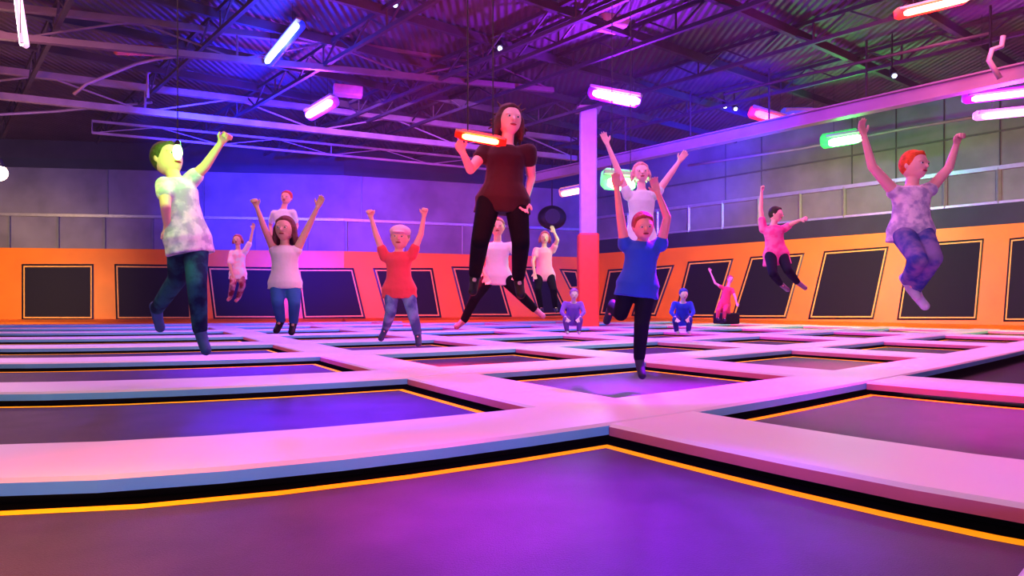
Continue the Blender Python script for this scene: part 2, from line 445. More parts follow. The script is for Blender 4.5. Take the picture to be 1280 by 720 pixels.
# the pale I beam along the right side
a, b = ext(P(660, 224, 21.2), P(1280, 90, 11.4), 0, 1.25)
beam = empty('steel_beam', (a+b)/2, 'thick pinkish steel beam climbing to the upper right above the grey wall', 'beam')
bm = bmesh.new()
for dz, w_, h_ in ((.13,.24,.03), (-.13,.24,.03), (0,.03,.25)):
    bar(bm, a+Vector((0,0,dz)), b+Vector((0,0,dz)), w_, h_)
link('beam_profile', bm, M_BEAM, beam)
for k in range(7):
    p = a.lerp(b, .12+k*.13); bm = bmesh.new()
    bar(bm, p+Vector((0,0,.14)), Vector((p.x, p.y, CEILZ-.01)), .03)
    link('hanger_rod', bm, M_DSTEEL, beam)
def pipe(name, pts, r, m, lb, cat='pipe'):
    bm = bmesh.new(); tube(bm, pts, r, 8); return setp(link(name, bm, m, smooth=True), lb, cat)
pipe('conduit', [P(-60,150,14.5), P(0,143,15), P(70,139,15.4), P(133,133,15.8), P(190,128,16)], .035, M_STEEL, 'straight grey conduit below the long truss at far left')
pipe('conduit', [P(92,118,12.5), P(108,105,12.6), P(140,92,12.8), P(170,80,13), P(195,74,13.2), P(260,66,13.5), P(330,72,14)], .03, M_STEEL, 'bent pale conduit curving up between the left trusses')
pipe('conduit', [P(185,122,14.8), P(184,92,14.8), P(192,88,14.9), P(250,88,15.2)], .03, M_STEEL, 'short hooked pipe standing up from the long truss')
pipe('conduit', [P(1250,98,10.8), P(1236,75,10.8), P(1240,62,10.8), P(1252,58,10.8), P(1254,45,10.8)], .04, M_BEAM, 'pink S-shaped conduit hooked over the beam at upper right')
pipe('conduit', [P(905,118,14), P(1000,95,13), P(1110,70,12), P(1236,42,11)], .03, M_DSTEEL, 'thin dark sprinkler pipe crossing under the upper right ceiling')
pipe('conduit', [P(860,207,20.5), P(1000,186,18.5), P(1130,161,16.9), P(1280,136,15.2)], .035, M_STEEL, 'slim conduit clipped along the upper grey wall on the right')
def duct(px0, py0, px1, py1, d, r, m, lb, name='duct', cat='duct'):
    bm = bmesh.new(); a_, b_ = P(px0, py0, d), P(px1, py1, d+.6)
    tube(bm, [a_, a_.lerp(b_, .03), a_.lerp(b_, .5), a_.lerp(b_, .97), b_], [r*.8, r, r, r, r*.8], 16)
    for s in (.25, .5, .75): tube(bm, [a_.lerp(b_, s-.01), a_.lerp(b_, s+.01)], [r*1.08]*2, 16)
    setp(link(name, bm, m, smooth=False), lb, cat)
duct(143, 62, 205, 64, 12.6, .10, mat('red_duct', (.55,.15,.14), .5, noise=.3), 'short reddish duct stub among the upper left trusses')
# vent box near the column head
def box(name, c, sx, sy, sz, m, lb, cat, rz=0, taper=1.):
    bm = bmesh.new(); R = Matrix.Rotation(rz, 3, 'Z'); v = []
    for z, t in ((-1, taper), (1, 1.)):
        for a_, b_ in ((-1,-1),(1,-1),(1,1),(-1,1)): v.append(bm.verts.new(Vector(c)+R@Vector((a_*sx*t/2, b_*sy*t/2, z*sz/2))))
    for f in ((3,2,1,0),(4,5,6,7),(0,1,5,4),(1,2,6,5),(2,3,7,6),(3,0,4,7)): bm.faces.new([v[i] for i in f])
    o = link(name, bm, m); bv = o.modifiers.new('b', 'BEVEL'); bv.width = min(sx, sy, sz)*.12; bv.segments = 2
    return setp(o, lb, cat) if lb else o
box('ceiling_vent', P(763, 27, 12.4), .66, .6, .28, mat('vent_paint', (.45,.36,.42), .6, noise=.2), 'pale tapered ceiling vent box just above the column top', 'vent', .4, .75)
box('junction_box', P(435, 114, 15.5), .66, .3, .24, mat('pinkbox', (.75,.3,.6), .5, noise=.2), 'small pink junction box on the truss, upper middle left', 'junction box', .3)
box('bag_locker', P(908, 398, 14.5), .46, .35, .24, M_BLK, 'low black box on the deck under the child in red', 'box', .5)
# round black loudspeaker on the corner wall
sp = P(690, 272, 23.2)
t = empty('loudspeaker', sp, 'black rounded loudspeaker hanging in front of the corner wall', 'loudspeaker')
bm = bmesh.new(); ball(bm, sp, (.50,.28,.42), u=24, v=16); link('cabinet', bm, M_BLK, t, True)
bm = bmesh.new(); tube(bm, [sp+Vector((0,-.24,0)), sp+Vector((0,-.31,0))], [.30,.26], 20); link('speaker_grille', bm, mat('grille', (.03,.03,.035), .7, bump=.5), t)
bm = bmesh.new(); bar(bm, sp+Vector((0,0,.3)), sp+Vector((0,.0,2.0)), .05); link('bracket', bm, M_BLK, t)

# ------------------------------------------------------------------ lamps
def tubelamp(p0, p1, r, colr, es, lb, hang=True, core=None, power=0, lcol=None):
    p0, p1 = Vector(p0), Vector(p1); mid = (p0+p1)/2
    t = empty('tube_light', mid, lb, 'tube light', 'coloured tube lights under the roof')
    ax = (p1-p0).normalized()
    bm = bmesh.new(); tube(bm, [p0, p0+ax*r, p1-ax*r, p1], [r*.6, r, r, r*.6], 14)
    m = mat('glow_'+'_'.join('%d' % int(c*99) for c in colr)+'_%d' % es, (1,1,1), .5, emit=tuple(c*.8+.03 for c in colr), es=es*.75)
    lc = lcol or colr; mg = mat('tint_'+'_'.join('%d' % int(c*99) for c in lc), lc, .5, emit=lc, es=.6)
    link('tube', bm, m, t, True)
    bm = bmesh.new(); u = Vector((0,0,1)); bk = Vector((0,1,0))
    ob = bk*r*3.0+u*r*1.2
    tube(bm, [p0-ax*.06+ob, p0+ob, p1+ob, p1+ax*.06+ob], [r*1.2, r*1.9, r*1.9, r*1.2], 14)
    link('halo_glow', bm, mg, t, True)  # glowing sleeve added behind the tube to imitate its halo
    bm = bmesh.new(); bar(bm, p0-ax*.05+u*r*1.7, p1+ax*.05+u*r*1.7, r*1.8, r*.6)
    link('housing', bm, M_HOUS, t)
    if hang:
        for s in (.15, .85):
            bm = bmesh.new(); q = p0.lerp(p1, s)+u*r*1.8; tube(bm, [q, Vector((q.x, q.y, CEILZ-.01))], .005, 6)
            link('suspension_wire', bm, M_BLK, t)
    if power: 
        lamp('POINT', mid-Vector((0,.15,.22+r)), lcol or colr, power*2.6, .12)
    return t
def lamp(kind, loc, color, power, size=.25, target=None, angle=60, blend=.6):
    l = bpy.data.lights.new('lamp', kind); l.color = color; l.energy = power
    if kind == 'AREA': l.size = size
    else: l.shadow_soft_size = size
    if kind == 'SPOT': l.spot_size = math.radians(angle); l.spot_blend = blend
    o = bpy.data.objects.new('lamp_or_fill', l); COL.objects.link(o); o.location = loc
    if target is not None:
        o.rotation_euler = (Vector(target)-Vector(loc)).to_track_quat('-Z', 'Y').to_euler()
    return o
tubelamp(P(19,-6,9.5), P(27,56,8.2), .022, (1,.72,.85), 14, 'white tube lamp hanging steeply at the top left corner')
tubelamp(P(372,31,11.5), P(333,78,12.6), .05, (.22,.36,1), 14, 'blue-white tube lamp slanting down at the upper left', power=120, lcol=(.02,.05,1))
tubelamp(P(384,145,15), P(414,127,14.4), .075, (1,.25,1), 12, 'pink-violet tube lamp perched on the long truss', power=120, lcol=(.35,.05,1))
tubelamp(P(578,170,5.0), P(623,178,5.0), .022, (1,.36,.02), 12, 'orange-red tube lamp glowing in front of the adult in black', power=12, lcol=(1,.02,.0))
tubelamp(P(742,116,13.2), P(799,127,12.8), .075, (1,.45,1), 14, 'bright pink-white tube lamp just right of the column', power=420, lcol=(.30,.02,1))
tubelamp(P(1130,17,10.4), P(1212,-3,9.9), .05, (1,.22,.02), 12, 'orange-red tube lamp at the top right', power=60, lcol=(1,.06,.02))
tubelamp(P(1215,124,12.2), P(1300,114,11.8), .055, (.85,.30,1), 12, 'upper of the two violet tube lamps at the right edge', power=90, lcol=(.6,.02,1))
tubelamp(P(1228,146,12.4), P(1310,138,12), .05, (1,.45,1), 11, 'lower of the two violet tube lamps at the right edge')
tubelamp(P(1036,179,16), P(1078,172,15.6), .095, (.4,1,.35), 11, 'green-white tube lamp in front of the right wall', power=80, lcol=(.05,1,.15))
tubelamp(P(760,228,8.6), P(793,231,8.6), .075, (.65,1,.35), 10, 'green-yellow tube lamp beside the raised arms near the column', power=22, lcol=(.2,1,.3))
tubelamp(P(702,243,22), P(728,238,22), .085, (1,.35,.3), 9, 'small salmon tube lamp left of the column near the rear wall')
tubelamp(P(944,141,15.5), P(981,152,15.3), .08, (1,.06,.12), 4, 'short red tube lamp mounted under the pinkish beam', power=10, lcol=(1,.05,.1))
tubelamp(P(985,147,15.5), P(1022,147,15.3), .10, (.16,.10,1), 2.5, 'short blue tube lamp beside the red one under the beam', power=14, lcol=(.1,.1,1))
q = P(222,190,4.42); t = empty('hanging_lamp', q, 'green lamp blazing in front of the head of the leaping figure at left', 'lamp')
bm = bmesh.new(); ball(bm, q, (.030,.030,.052)); link('bulb', bm, mat('green_bulb', (1,1,1), emit=(.45,1,.25), es=9), t, True)
bm = bmesh.new(); tube(bm, [q+Vector((0,0,.045)), q+Vector((0,0,.075))], [.022,.014], 12); tube(bm, [q+Vector((0,0,.07)), Vector((q.x,q.y,CEILZ-.01))], .004, 6); link('cord', bm, M_BLK, t)
lamp('POINT', q+Vector((-.02,.10,.10)), (.10,1,.02), 7, .04)
lamp('POINT', q+Vector((-.25,-.10,-.02)), (.45,1,.02), 5, .04)  # extra green light added to colour the head
# round warm lamp at the left edge
q = P(-2,216,14); t = empty('globe_lamp', q, 'round warm-white lamp glowing at the left frame edge', 'lamp')
bm = bmesh.new(); ball(bm, q, .17); link('bulb', bm, mat('warm', (1,1,1), emit=(1,.62,.42), es=14), t, True)
bm = bmesh.new(); tube(bm, [q+Vector((0,0,.12)), q+Vector((0,0,.3))], [.12,.06], 14); tube(bm, [q+Vector((0,0,.3)), Vector((q.x,q.y,CEILZ))], .012, 6); link('stem', bm, M_BLK, t)
lamp('POINT', q+Vector((.3,-.5,-.2)), (1,.6,.45), 90, .2)
# little sparkling spot heads
for px, py, d, w_ in ((495,8,11.8,'above the blue haze, top middle left'), (625,62,13,'above the adult in black'), (1115,96,13,'on the ceiling above the green lamp'), (905,134,16.5,'left one of the pair at the left end of the beam'), (918,137,16.5,'right one of the pair at the left end of the beam'), (1070,-2,10.6,'at the very top beside the orange-red tube')):
    q = P(px, py, d); t = empty('spotlight', q, 'tiny blue-white spotlight '+w_, 'spotlight', 'tiny ceiling spotlights')
    bm = bmesh.new(); tube(bm, [q+Vector((0,.0,.14)), q+Vector((0,-.08,.0))], [.05,.08], 12); link('lamp_head', bm, M_BLK, t)
    bm = bmesh.new(); ball(bm, q+Vector((0,-.085,-.01)), .042); link('bulb', bm, mat('sparkle', (1,1,1), emit=(.5,.6,1), es=9), t, True)
    bm = bmesh.new(); bar(bm, q+Vector((0,0,.12)), Vector((q.x, q.y, CEILZ)), .025); link('stem', bm, M_BLK, t)

# coloured washes: unseen lights, mostly added to tint walls, roof, mats and people
lamp('SPOT', (-7.5,13,4.4), (.01,.02,1), 15000, .3, (-7.4,23,3.9), 58, 1)
lamp('SPOT', (-13.5,12,3.6), (.75,.6,.85), 900, .4, (-17,21,3.0), 70, .9)
lamp('SPOT', (-2,15,3.6), (.45,.12,1), 900, .4, (-1.5,24,3.4), 75, .9)
lamp('SPOT', (6.5,16,4.9), (.02,.0,1), 4000, .3, (4.2,23,5.0), 75, .9)
lamp('SPOT', (-4,14,2.6), (1,.05,.10), 1800, .5, (-4,23,1.2), 80, .9)
lamp('SPOT', (-15,13,3.0), (1,.62,.2), 2000, .5, (-16,21,.8), 62, .9)
lamp('SPOT', (5,13.5,3.4), (1,.55,.2), 2100, .5, (7.6,19.5,1.0), 90, .9)
lamp('SPOT', (9,8.5,3.0), (1,.75,.2), 2000, .5, (11.5,15.5,1.0), 76, .9)
lamp('POINT', P(330,165,15.5), (.01,.02,1), 700, .3)
lamp('SPOT', (-1.5,7,2.5), (1,.02,.08), 1500, .3, (-1.0,12,5.85), 80, 1)  # upward spots from here added to redden the ceiling
lamp('SPOT', (-9,8,2.5), (1,.25,.2), 500, .3, (-9,13,5.85), 90, 1)
lamp('AREA', (0,6.5,5.2), (1,.30,.85), 300, 5, (0,8,0))
lamp('AREA', (-7,8,5.2), (1,.45,.62), 260, 4, (-7,9,0))
lamp('AREA', (6.5,9,5.0), (1,.30,.62), 330, 4, (6,10,0))
lamp('AREA', (-2,15,5.0), (.75,.25,1), 330, 6, (-2,17,0))
lamp('AREA', (-3.2,-.6,3.6), (1,.66,.55), 110, 1.6, (-1.6,4.5,.3))  # front fills added above the camera to brighten the people
lamp('AREA', (3.4,-.8,3.4), (1,.34,.55), 120, 1.6, (1.5,4.5,.3))
lamp('AREA', (2.2,-3.2,.55), (.05,.22,1), 130, 1.2, (-.8,4.5,.0))  # low unseen fill added behind the camera to make the pad sides bluer
lamp('SPOT', (.3,2.2,4.4), (.22,0,1), 5000, .2, (.32,2.1,0), 24, 1)  # narrow spots added to colour the mats, standing in for lamp reflections
lamp('SPOT', (-.2,2.3,4.4), (1,0,.40), 1100, .2, (-.15,2.3,0), 20, 1)
lamp('SPOT', (-1.0,4.4,4.4), (.10,.0,1), 7000, .2, (-1.0,4.1,0), 28, 1)
lamp('SPOT', (2.6,6.4,4.2), (.5,.0,1), 9000, .2, (1.05,5.1,0), 26, 1)
lamp('SPOT', (-1.2,8.4,4.2), (1,.02,.05), 7000, .2, (-.4,6.75,0), 26, 1)
lamp('SPOT', (3.6,7.6,4.2), (1,.0,.35), 3500, .2, (3.5,7.0,0), 28, 1)
lamp('SPOT', (3.0,4.2,4.2), (.8,.0,.6), 2600, .2, (2.6,4.1,0), 34, 1)
lamp('SPOT', (-3.2,7.4,4.2), (.2,.0,1), 4500, .2, (-2.7,6.9,0), 28, 1)
lamp('SPOT', (4.5,12.5,3.2), (.0,.02,1), 5000, .3, (4.8,17.5,5.8), 70, 1)
lamp('SPOT', (-1.6,2.4,3.6), (1,.06,.06), 650, .2, (-1.0,2.0,0), 40, 1)
lamp('SPOT', (-2.4,2,3.6), (.7,.6,.05), 420, .2, (-1.35,1.75,0), 24, 1)
lamp('SPOT', (7.6,14.3,3.0), (.3,1,.02), 500, .1, (6.9,15.2,0), 22, .5)

# ------------------------------------------------------------------ people
def lofted(bm, secs, seg=20):
    rings = []
    for c, s, f, a, b in secs:
        rings.append([bm.verts.new(c+s*(a*math.cos(2*PI*k/seg))+f*(b*math.sin(2*PI*k/seg))) for k in range(seg)])
    for A, B in zip(rings, rings[1:]):
        for k in range(seg): bm.faces.new((A[k], A[(k+1)%seg], B[(k+1)%seg], B[k]))
    bm.faces.new(rings[0]); bm.faces.new(rings[-1])
def remesh(o, vox, sm=6, fac=.5):
    r = o.modifiers.new('r', 'REMESH'); r.mode = 'VOXEL'; r.voxel_size = vox; r.use_smooth_shade = True
    s = o.modifiers.new('s', 'SMOOTH'); s.factor = fac; s.iterations = sm
def hand(bm, el, wr, fwd, S, curl, side):
    ax = (wr-el).normalized(); sd = ax.cross(fwd)
    if sd.length < .2: sd = ax.cross(Vector((1,0,0)))
    sd.normalize(); pn = sd.cross(ax).normalized()          # palm normal roughly towards fwd
    if pn.dot(fwd) < 0: pn = -pn
    k = S/1.5; kn = wr+ax*.075*k
    for q in (-1, -.33, .33, 1): cone(bm, wr+sd*q*.012*k, .015*k, kn+sd*q*.026*k, .0125*k, 8)
    for n, q in enumerate((-1, -.33, .33, 1)):
        L = (.055, .068, .064, .05)[n]*k; b = kn+sd*q*.027*k; d = (ax+sd*q*.16).normalized()
        d2 = (d*(1-curl)+pn*curl).normalized(); m_ = b+d2*L*.5
        d3 = (d*(1-1.7*curl)+pn*curl*1.4).normalized() if curl < .5 else (pn*.3-ax).normalized()
        cone(bm, b, .0095*k, m_, .0085*k, 8); cone(bm, m_, .0085*k, m_+d3*L*.5, .0072*k, 8)
    tb = wr+ax*.022*k+sd*side*.022*k; tm = tb+(ax*.6+sd*side*.8+pn*.2).normalized()*.036*k
    cone(bm, tb, .0125*k, tm, .0105*k, 8); cone(bm, tm, .0105*k, tm+(ax*.9+sd*side*.3+pn*.4*curl).normalized()*.026*k, .0088*k, 8)
def person(label, D, S, J, face=(0,-1,0), skin=(.75,.45,.36), top=(.8,.8,.85), top2=None, bottom=(.05,.08,.2), bot2=None, hair=(.12,.06,.03), longhair=0.,
           shoe=(.03,.03,.05), sleeve=.45, bare=0., curl=(.25,.25), hem=.06, toes=None, dress=0., headr=None, emith=None, shoes=True, loose=1.0, tname='shirt', hat=None):
    j = {k: P(v[0], v[1], D+(v[2] if len(v) > 2 else 0)) for k, v in J.items()}
    R = S/1.5
    fw = Vector(face).normalized()
    pel = (j['hl']+j['hr'])/2; neck = j['neck']; up = (neck-pel).normalized()
    sd = (j['sr']-j['sl']); sd = (sd-up*sd.dot(up)).normalized(); tf = sd.cross(up).normalized()
    if tf.dot(fw) < 0 and abs(tf.dot(fw)) > .15: pass
    root = empty('person', (pel.x, pel.y, min(j['al'].z, j['ar'].z)), label, 'person')
    tag_ = label[:12]
    hr = headr or .088*S*.78; hc = j['head']
    hu = (hc-neck).normalized()*.45+Vector((0,0,1))*.55; hu.normalize()
    fh = (fw-hu*fw.dot(hu)).normalized(); hs = hu.cross(fh).normalized()
    HR = Matrix((hs, -fh, hu)).transposed()
    if HR.determinant() < 0: HR = Matrix((-hs, -fh, hu)).transposed()
    skinm = mat('skin_%d_%d_%d' % tuple(int(c*100) for c in skin), skin, .5, noise=.06, nscale=6)
    # body: one surface
    bm = bmesh.new()
    L = (neck-pel).length
    sw = (j['sr']-j['sl']).length/2; hw = max((j['hr']-j['hl']).length/2, .05*R)
    hb = max(.125*R, hw+.07*R); W_ = [(-.10, hb-.01*R, .085*R), (.02, hb, .092*R), (.30, .108*R, .078*R), (.55, .118*R, .085*R), (.78, .135*R, .088*R), (.93, .105*R, .062*R), (1.0, .055*R, .05*R)]
    # side-on torsos keep their real width: the loft uses its own widths
    def tsecs(ex, lo=-.1, hi=1., flare=0.):
        out = []
        for f, a, b in W_:
            if f < lo or f > hi: continue
            out.append((pel+up*L*f, sd, tf, a+ex+(flare*(1-f) if f < .5 else 0), b+ex+(flare*(1-f) if f < .5 else 0)))
        return out
    lofted(bm, tsecs(0))
    cone(bm, neck-up*.03*R, .05*R, hc-hu*.3*hr, .043*R)
    ball(bm, hc, (hr*.80, hr*.92, hr*1.06), HR, 20, 14)
    ball(bm, hc+HR@Vector((0, -hr*.28, -hr*.52)), (hr*.56, hr*.58, hr*.52), HR)
    cone(bm, hc+HR@Vector((0,-hr*.86,hr*.05)), hr*.08, hc+HR@Vector((0,-hr*1.04,-hr*.20)), hr*.13, 8)      # nose
    for s in (-1, 1): ball(bm, hc+HR@Vector((s*hr*.80, hr*.05, -hr*.05)), (hr*.10, hr*.17, hr*.24), HR, 10, 8)
    for s in (-1, 1): ball(bm, hc+HR@Vector((s*hr*.33, -hr*.78, hr*.20)), (hr*.24, hr*.12, hr*.08), HR, 10, 8)   # brow
    ball(bm, hc+HR@Vector((0, -hr*.80, -hr*.50)), (hr*.26, hr*.12, hr*.10), HR, 10, 8)                           # lips
    for s, a, e, w in (('l','sl','el','wl'), ('r','sr','er','wr')):
        cone(bm, j[a], .046*R, j[e], .034*R); cone(bm, j[e], .034*R, j[w], .0225*R)
        cone(bm, neck-up*.06*R, .05*R, j[a], .046*R)
        hand(bm, j[e], j[w], fw, S, curl[0 if s == 'l' else 1], 1 if s == 'l' else -1)
    for h, k, a in (('hl','kl','al'), ('hr','kr','ar')):
        cone(bm, j[h], .080*R, j[k], .052*R); cone(bm, j[k], .050*R, j[k].lerp(j[a], .3), .050*R); cone(bm, j[k].lerp(j[a], .3), .050*R, j[a], .027*R)
    toe = toes or [(0.1,-1,-.35), (0.1,-1,-.35)]
    for a, tt in zip(('al','ar'), toe): 
        t_ = Vector(tt).normalized(); cone(bm, j[a], .028*R, j[a]+t_*.06*R, .020*R)
    body = link('body', bm, skinm, root, True); remesh(body, .0065 if R < 1.05 else .0075, 4, .4)
    # clothes
    tm = mat('cloth_%s' % '_'.join(str(int(c*100)) for c in top)+('b' if top2 else ''), top, .85, col2=top2, spec=.2, nscale=14 if top2 else 6, noise=.12, bump=.6, bscale=13, sheen=.2)
    bm = bmesh.new(); e = .018*R*loose
    lo = -.1 if not dress else -.1
    sc = tsecs(e, lo, .95, .025*R*loose)
    if hem: sc = [(pel-up*(L*.10+hem*R), sd, tf, max(.145*R, hw+.10*R)+e+dress*R, .11*R+e+dress*R)]+sc
    sc.append((pel+up*L*.985, sd, tf, .062*R, .056*R))
    lofted(bm, sc)
    for a, b in (('sl','el'), ('sr','er')):
        cone(bm, neck-up*.075*R, .052*R, j[a], .060*R)
        if sleeve: cone(bm, j[a], .062*R, j[a].lerp(j[b], min(sleeve, 1)), (.057 if sleeve < .9 else .045)*R)
        if sleeve > 1: w = 'wl' if b == 'el' else 'wr'; cone(bm, j[b], .045*R, j[b].lerp(j[w], sleeve-1), .034*R)
    o = link(tname, bm, tm, root, True); remesh(o, .010, 5)
    bmn = mat('legs_%s' % '_'.join(str(int(c*100)) for c in bottom)+('b' if bot2 else ''), bottom, .9, spec=.12, col2=bot2, nscale=7, noise=.25, bump=.6, bscale=16)
    bm = bmesh.new()
    lofted(bm, [(pel-up*L*.16, sd, tf, .09*R, .075*R), (pel-up*L*.08, sd, tf, .13*R, .095*R), (pel+up*L*.06, sd, tf, .133*R, .10*R), (pel+up*L*.14, sd, tf, .124*R, .094*R)])
    for h, k, a in (('hl','kl','al'), ('hr','kr','ar')):
        cone(bm, j[h], .092*R, j[k], .064*R)
        if bare < 1: q = j[k].lerp(j[a], .98-bare); cone(bm, j[k], .064*R, j[k].lerp(q, .4), .060*R); cone(bm, j[k].lerp(q, .4), .060*R, q, .050*R)
    o = link('trousers', bm, bmn, root, True); remesh(o, .010, 5)
    # shoes
    if shoes:
        for n, (a, kk, tt) in enumerate((('al','kl',toe[0]), ('ar','kr',toe[1]))):
            bm = bmesh.new(); t_ = Vector(tt).normalized(); sh = (j[kk]-j[a]).normalized()
            heel = j[a]-sh*.03*R-t_*.035*R
            cone(bm, heel, .038*R, heel+t_*.175*R, .036*R); cone(bm, j[a], .042*R, heel+t_*.10*R, .038*R); cone(bm, heel, .036*R, j[a]+sh*.03*R, .042*R)
            o = link('shoe', bm, mat('shoe_%s' % '_'.join(str(int(c*100)) for c in shoe), shoe, .6, noise=.3), root, True); remesh(o, .008, 3)
    # hair
    hm = mat('hair_%s' % '_'.join(str(int(c*100)) for c in hair), hair, .7, noise=.4, nscale=25, bump=.9, bscale=50)
    bm = bmesh.new()
    ball(bm, hc+HR@Vector((0, hr*.20, hr*.20)), (hr*.92, hr*.92, hr*1.04), HR, 20, 14)
    for q in range(9):
        a_ = -.9+q*.225; ball(bm, hc+HR@Vector((math.sin(a_*1.3)*hr*.62, -hr*.42+abs(a_)*hr*.35, hr*(.86-.25*abs(a_)))), (hr*.24, hr*.34, hr*.22), HR, 10, 8)
    if longhair:
        for q in range(9):
            a_ = PI*(q/8)*1.15-.07*PI; b0 = HR@Vector((math.cos(a_)*hr*.80, math.sin(a_)*hr*.65+hr*.1, hr*.1))
            b1 = HR@Vector((math.cos(a_)*hr*1.02, math.sin(a_)*hr*.9+hr*.2, -hr*longhair*(1.+.15*(q%3))))
            cone(bm, hc+b0, hr*.26, hc+(b0+b1)/2*1.04, hr*.24, 8); cone(bm, hc+(b0+b1)/2*1.04, hr*.24, hc+b1, hr*.10, 8)
    if longhair > 1.2 and headr and headr > .11:
        for q in range(26):
            a_ = random.uniform(0, 2*PI); e_ = random.uniform(-.3, 1.2)
            d_ = HR@Vector((math.cos(a_)*math.cos(e_), abs(math.sin(a_))*math.cos(e_)*.9+.1, math.sin(e_)))
            c0 = hc+d_*hr*.8; c1 = hc+d_*hr*random.uniform(1.2, 1.6)+Vector((random.uniform(-.3,.3)*hr, 0, random.uniform(-.5,.2)*hr))
            cone(bm, c0, hr*.17, c1, hr*.07, 6)
    o = link('hair', bm, hm, root, True); remesh(o, .009, 3)
    if hat:
        bm = bmesh.new(); ball(bm, hc+HR@Vector((0, 0, hr*.55)), (hr*.98, hr*1.05, hr*.62), HR, 20, 14)
        ball(bm, hc+HR@Vector((0, -hr*.95, hr*.42)), (hr*.6, hr*.5, hr*.09), HR, 14, 8)
        o = link('cap', bm, mat('cap_%d' % int(hat[0]*100), hat, .8, noise=.1, bump=.4), root, True); remesh(o, .009, 3)
    # face
    for s in (-1, 1):
        bm = bmesh.new(); ball(bm, hc+HR@Vector((s*hr*.31, -hr*.83, hr*.04)), (hr*.13, hr*.08, hr*.08), HR, 10, 8); e_ = link('eye', bm, mat('eye_white', (.8,.8,.8), .3, noise=.02), root, True)
        bm = bmesh.new(); ball(bm, hc+HR@Vector((s*hr*.31, -hr*.90, hr*.04)), (hr*.06, hr*.035, hr*.065), HR, 8, 6); link('pupil', bm, mat('pupil', (.02,.012,.01), .2), e_, True).matrix_parent_inverse = Matrix.Identity(4)
    bm = bmesh.new(); ball(bm, hc+HR@Vector((0, -hr*.90, -hr*.50)), (hr*.24, hr*.07, hr*.075), HR, 12, 8); link('mouth', bm, mat('mouth', (.35,.04,.05), .4, noise=.1), root, True)
    return root
UP = (0,-.3,-1)
# adult in black, centre
person('adult with dark tousled hair all in black, leaping high at the centre', 5.5, 1.72, dict(head=(637,150,0), neck=(633,181), sl=(606,190,.05), sr=(661,190,-.02), el=(588,212,-.1), wl=(578,190,-.28), er=(664,222,.1), wr=(657,250,-.05),
    hl=(612,250), hr=(645,250), kl=(600,302,-.22), kr=(651,304,-.18), al=(594,342,.22), ar=(648,346,.26)), face=(.35,-1,0), top=(.03,.012,.015), bottom=(.005,.005,.007), hair=(.10,.035,.03), longhair=1.3, shoe=(.01,.01,.01), sleeve=.3,
    toes=[(-.1,-.6,-1),(.15,-.6,-1)], headr=.118, skin=(.8,.5,.45))
person('child in a white shirt striding behind the adult in black, one leg flung left', 7.4, 1.35, dict(head=(622,284), neck=(622,302), sl=(606,308), sr=(640,308), el=(600,328,-.1), wl=(607,346,-.2), er=(650,325,-.1), wr=(645,343,-.25),
    hl=(612,346), hr=(630,346), kl=(594,372,-.15), kr=(650,368,-.1), al=(580,400,.1), ar=(668,386,.15)), top=(.85,.8,.86), bottom=(.012,.010,.02), hair=(.45,.3,.2), shoe=(.75,.3,.5), toes=[(-.6,-.8,-.5),(.6,-.5,-.5)])
person('small child in a pink top and black trousers, knees up, left of the column', 9.2, 1.15, dict(head=(681,297), neck=(680,309), sl=(670,313), sr=(691,313), el=(666,327,-.1), wl=(668,341,-.15), er=(697,300,-.1), wr=(693,291,-.1),
    hl=(674,344), hr=(687,344), kl=(672,362,-.2), kr=(692,362,-.2), al=(676,384,0), ar=(694,384,0)), top=(.95,.38,.55), bottom=(.015,.012,.02), hair=(.55,.2,.16), longhair=.8)
person('child in a blue shirt and black trousers, arms up, landing on the pad crossing', 5.1, 1.36, dict(head=(804,283,-.05), neck=(804,301), sl=(781,306), sr=(826,306), el=(775,268,-.05), wl=(771,236,-.05), er=(834,272,-.05), wr=(822,240,-.1),
    hl=(786,356), hr=(808,356), kl=(776,392,.05), kr=(802,405,-.08), al=(765,384,.42), ar=(799,447,.03)), face=(.05,-1,-.05), top=(.03,.12,.62), bottom=(.012,.015,.035), hair=(.42,.10,.07), skin=(.85,.4,.36), shoe=(.03,.04,.10),
    toes=[(-.3,.2,-1),(.1,-.7,-1)], sleeve=.12, hem=.07, curl=(.3,.3))
person('pale figure jumping high behind the blue-shirted child, arms flung wide', 8.0, 1.62, dict(head=(801,216), neck=(802,237), sl=(785,244), sr=(820,243), el=(770,207,-.05), wl=(759,180,-.1), er=(840,215,-.05), wr=(849,202,-.05),
    hl=(791,303), hr=(811,303), kl=(790,336,-.3), kr=(812,336,-.3), al=(792,352,.1), ar=(810,352,.1)), top=(.7,.85,.9), bottom=(.04,.05,.10), hair=(.85,.45,.5), skin=(.9,.55,.6), sleeve=.2, curl=(.15,.3), longhair=.7)
person('leaping figure in a white shirt and dark trousers with a green-lit head at left', 4.75, 1.55, dict(head=(210,199,.05), neck=(219,222), sl=(206,232,-.1), sr=(236,228,.12), el=(207,258,-.2), wl=(209,283,-.12), er=(257,207,.1), wr=(276,179,.08),
    hl=(226,300,-.06), hr=(244,299,.08), kl=(222,348,.10), kr=(246,355,-.15), al=(196,386,.45), ar=(250,412,.0)), face=(.9,-.5,.05), top=(.85,.85,.92), top2=(.50,.52,.66), bottom=(.03,.14,.20), bot2=(.015,.03,.09), hair=(.10,.10,.03), skin=(.85,.5,.42),
    shoe=(.03,.10,.30), toes=[(.1,.3,-1),(.5,-.4,-.9)], sleeve=.4, curl=(.4,.75), headr=.115)
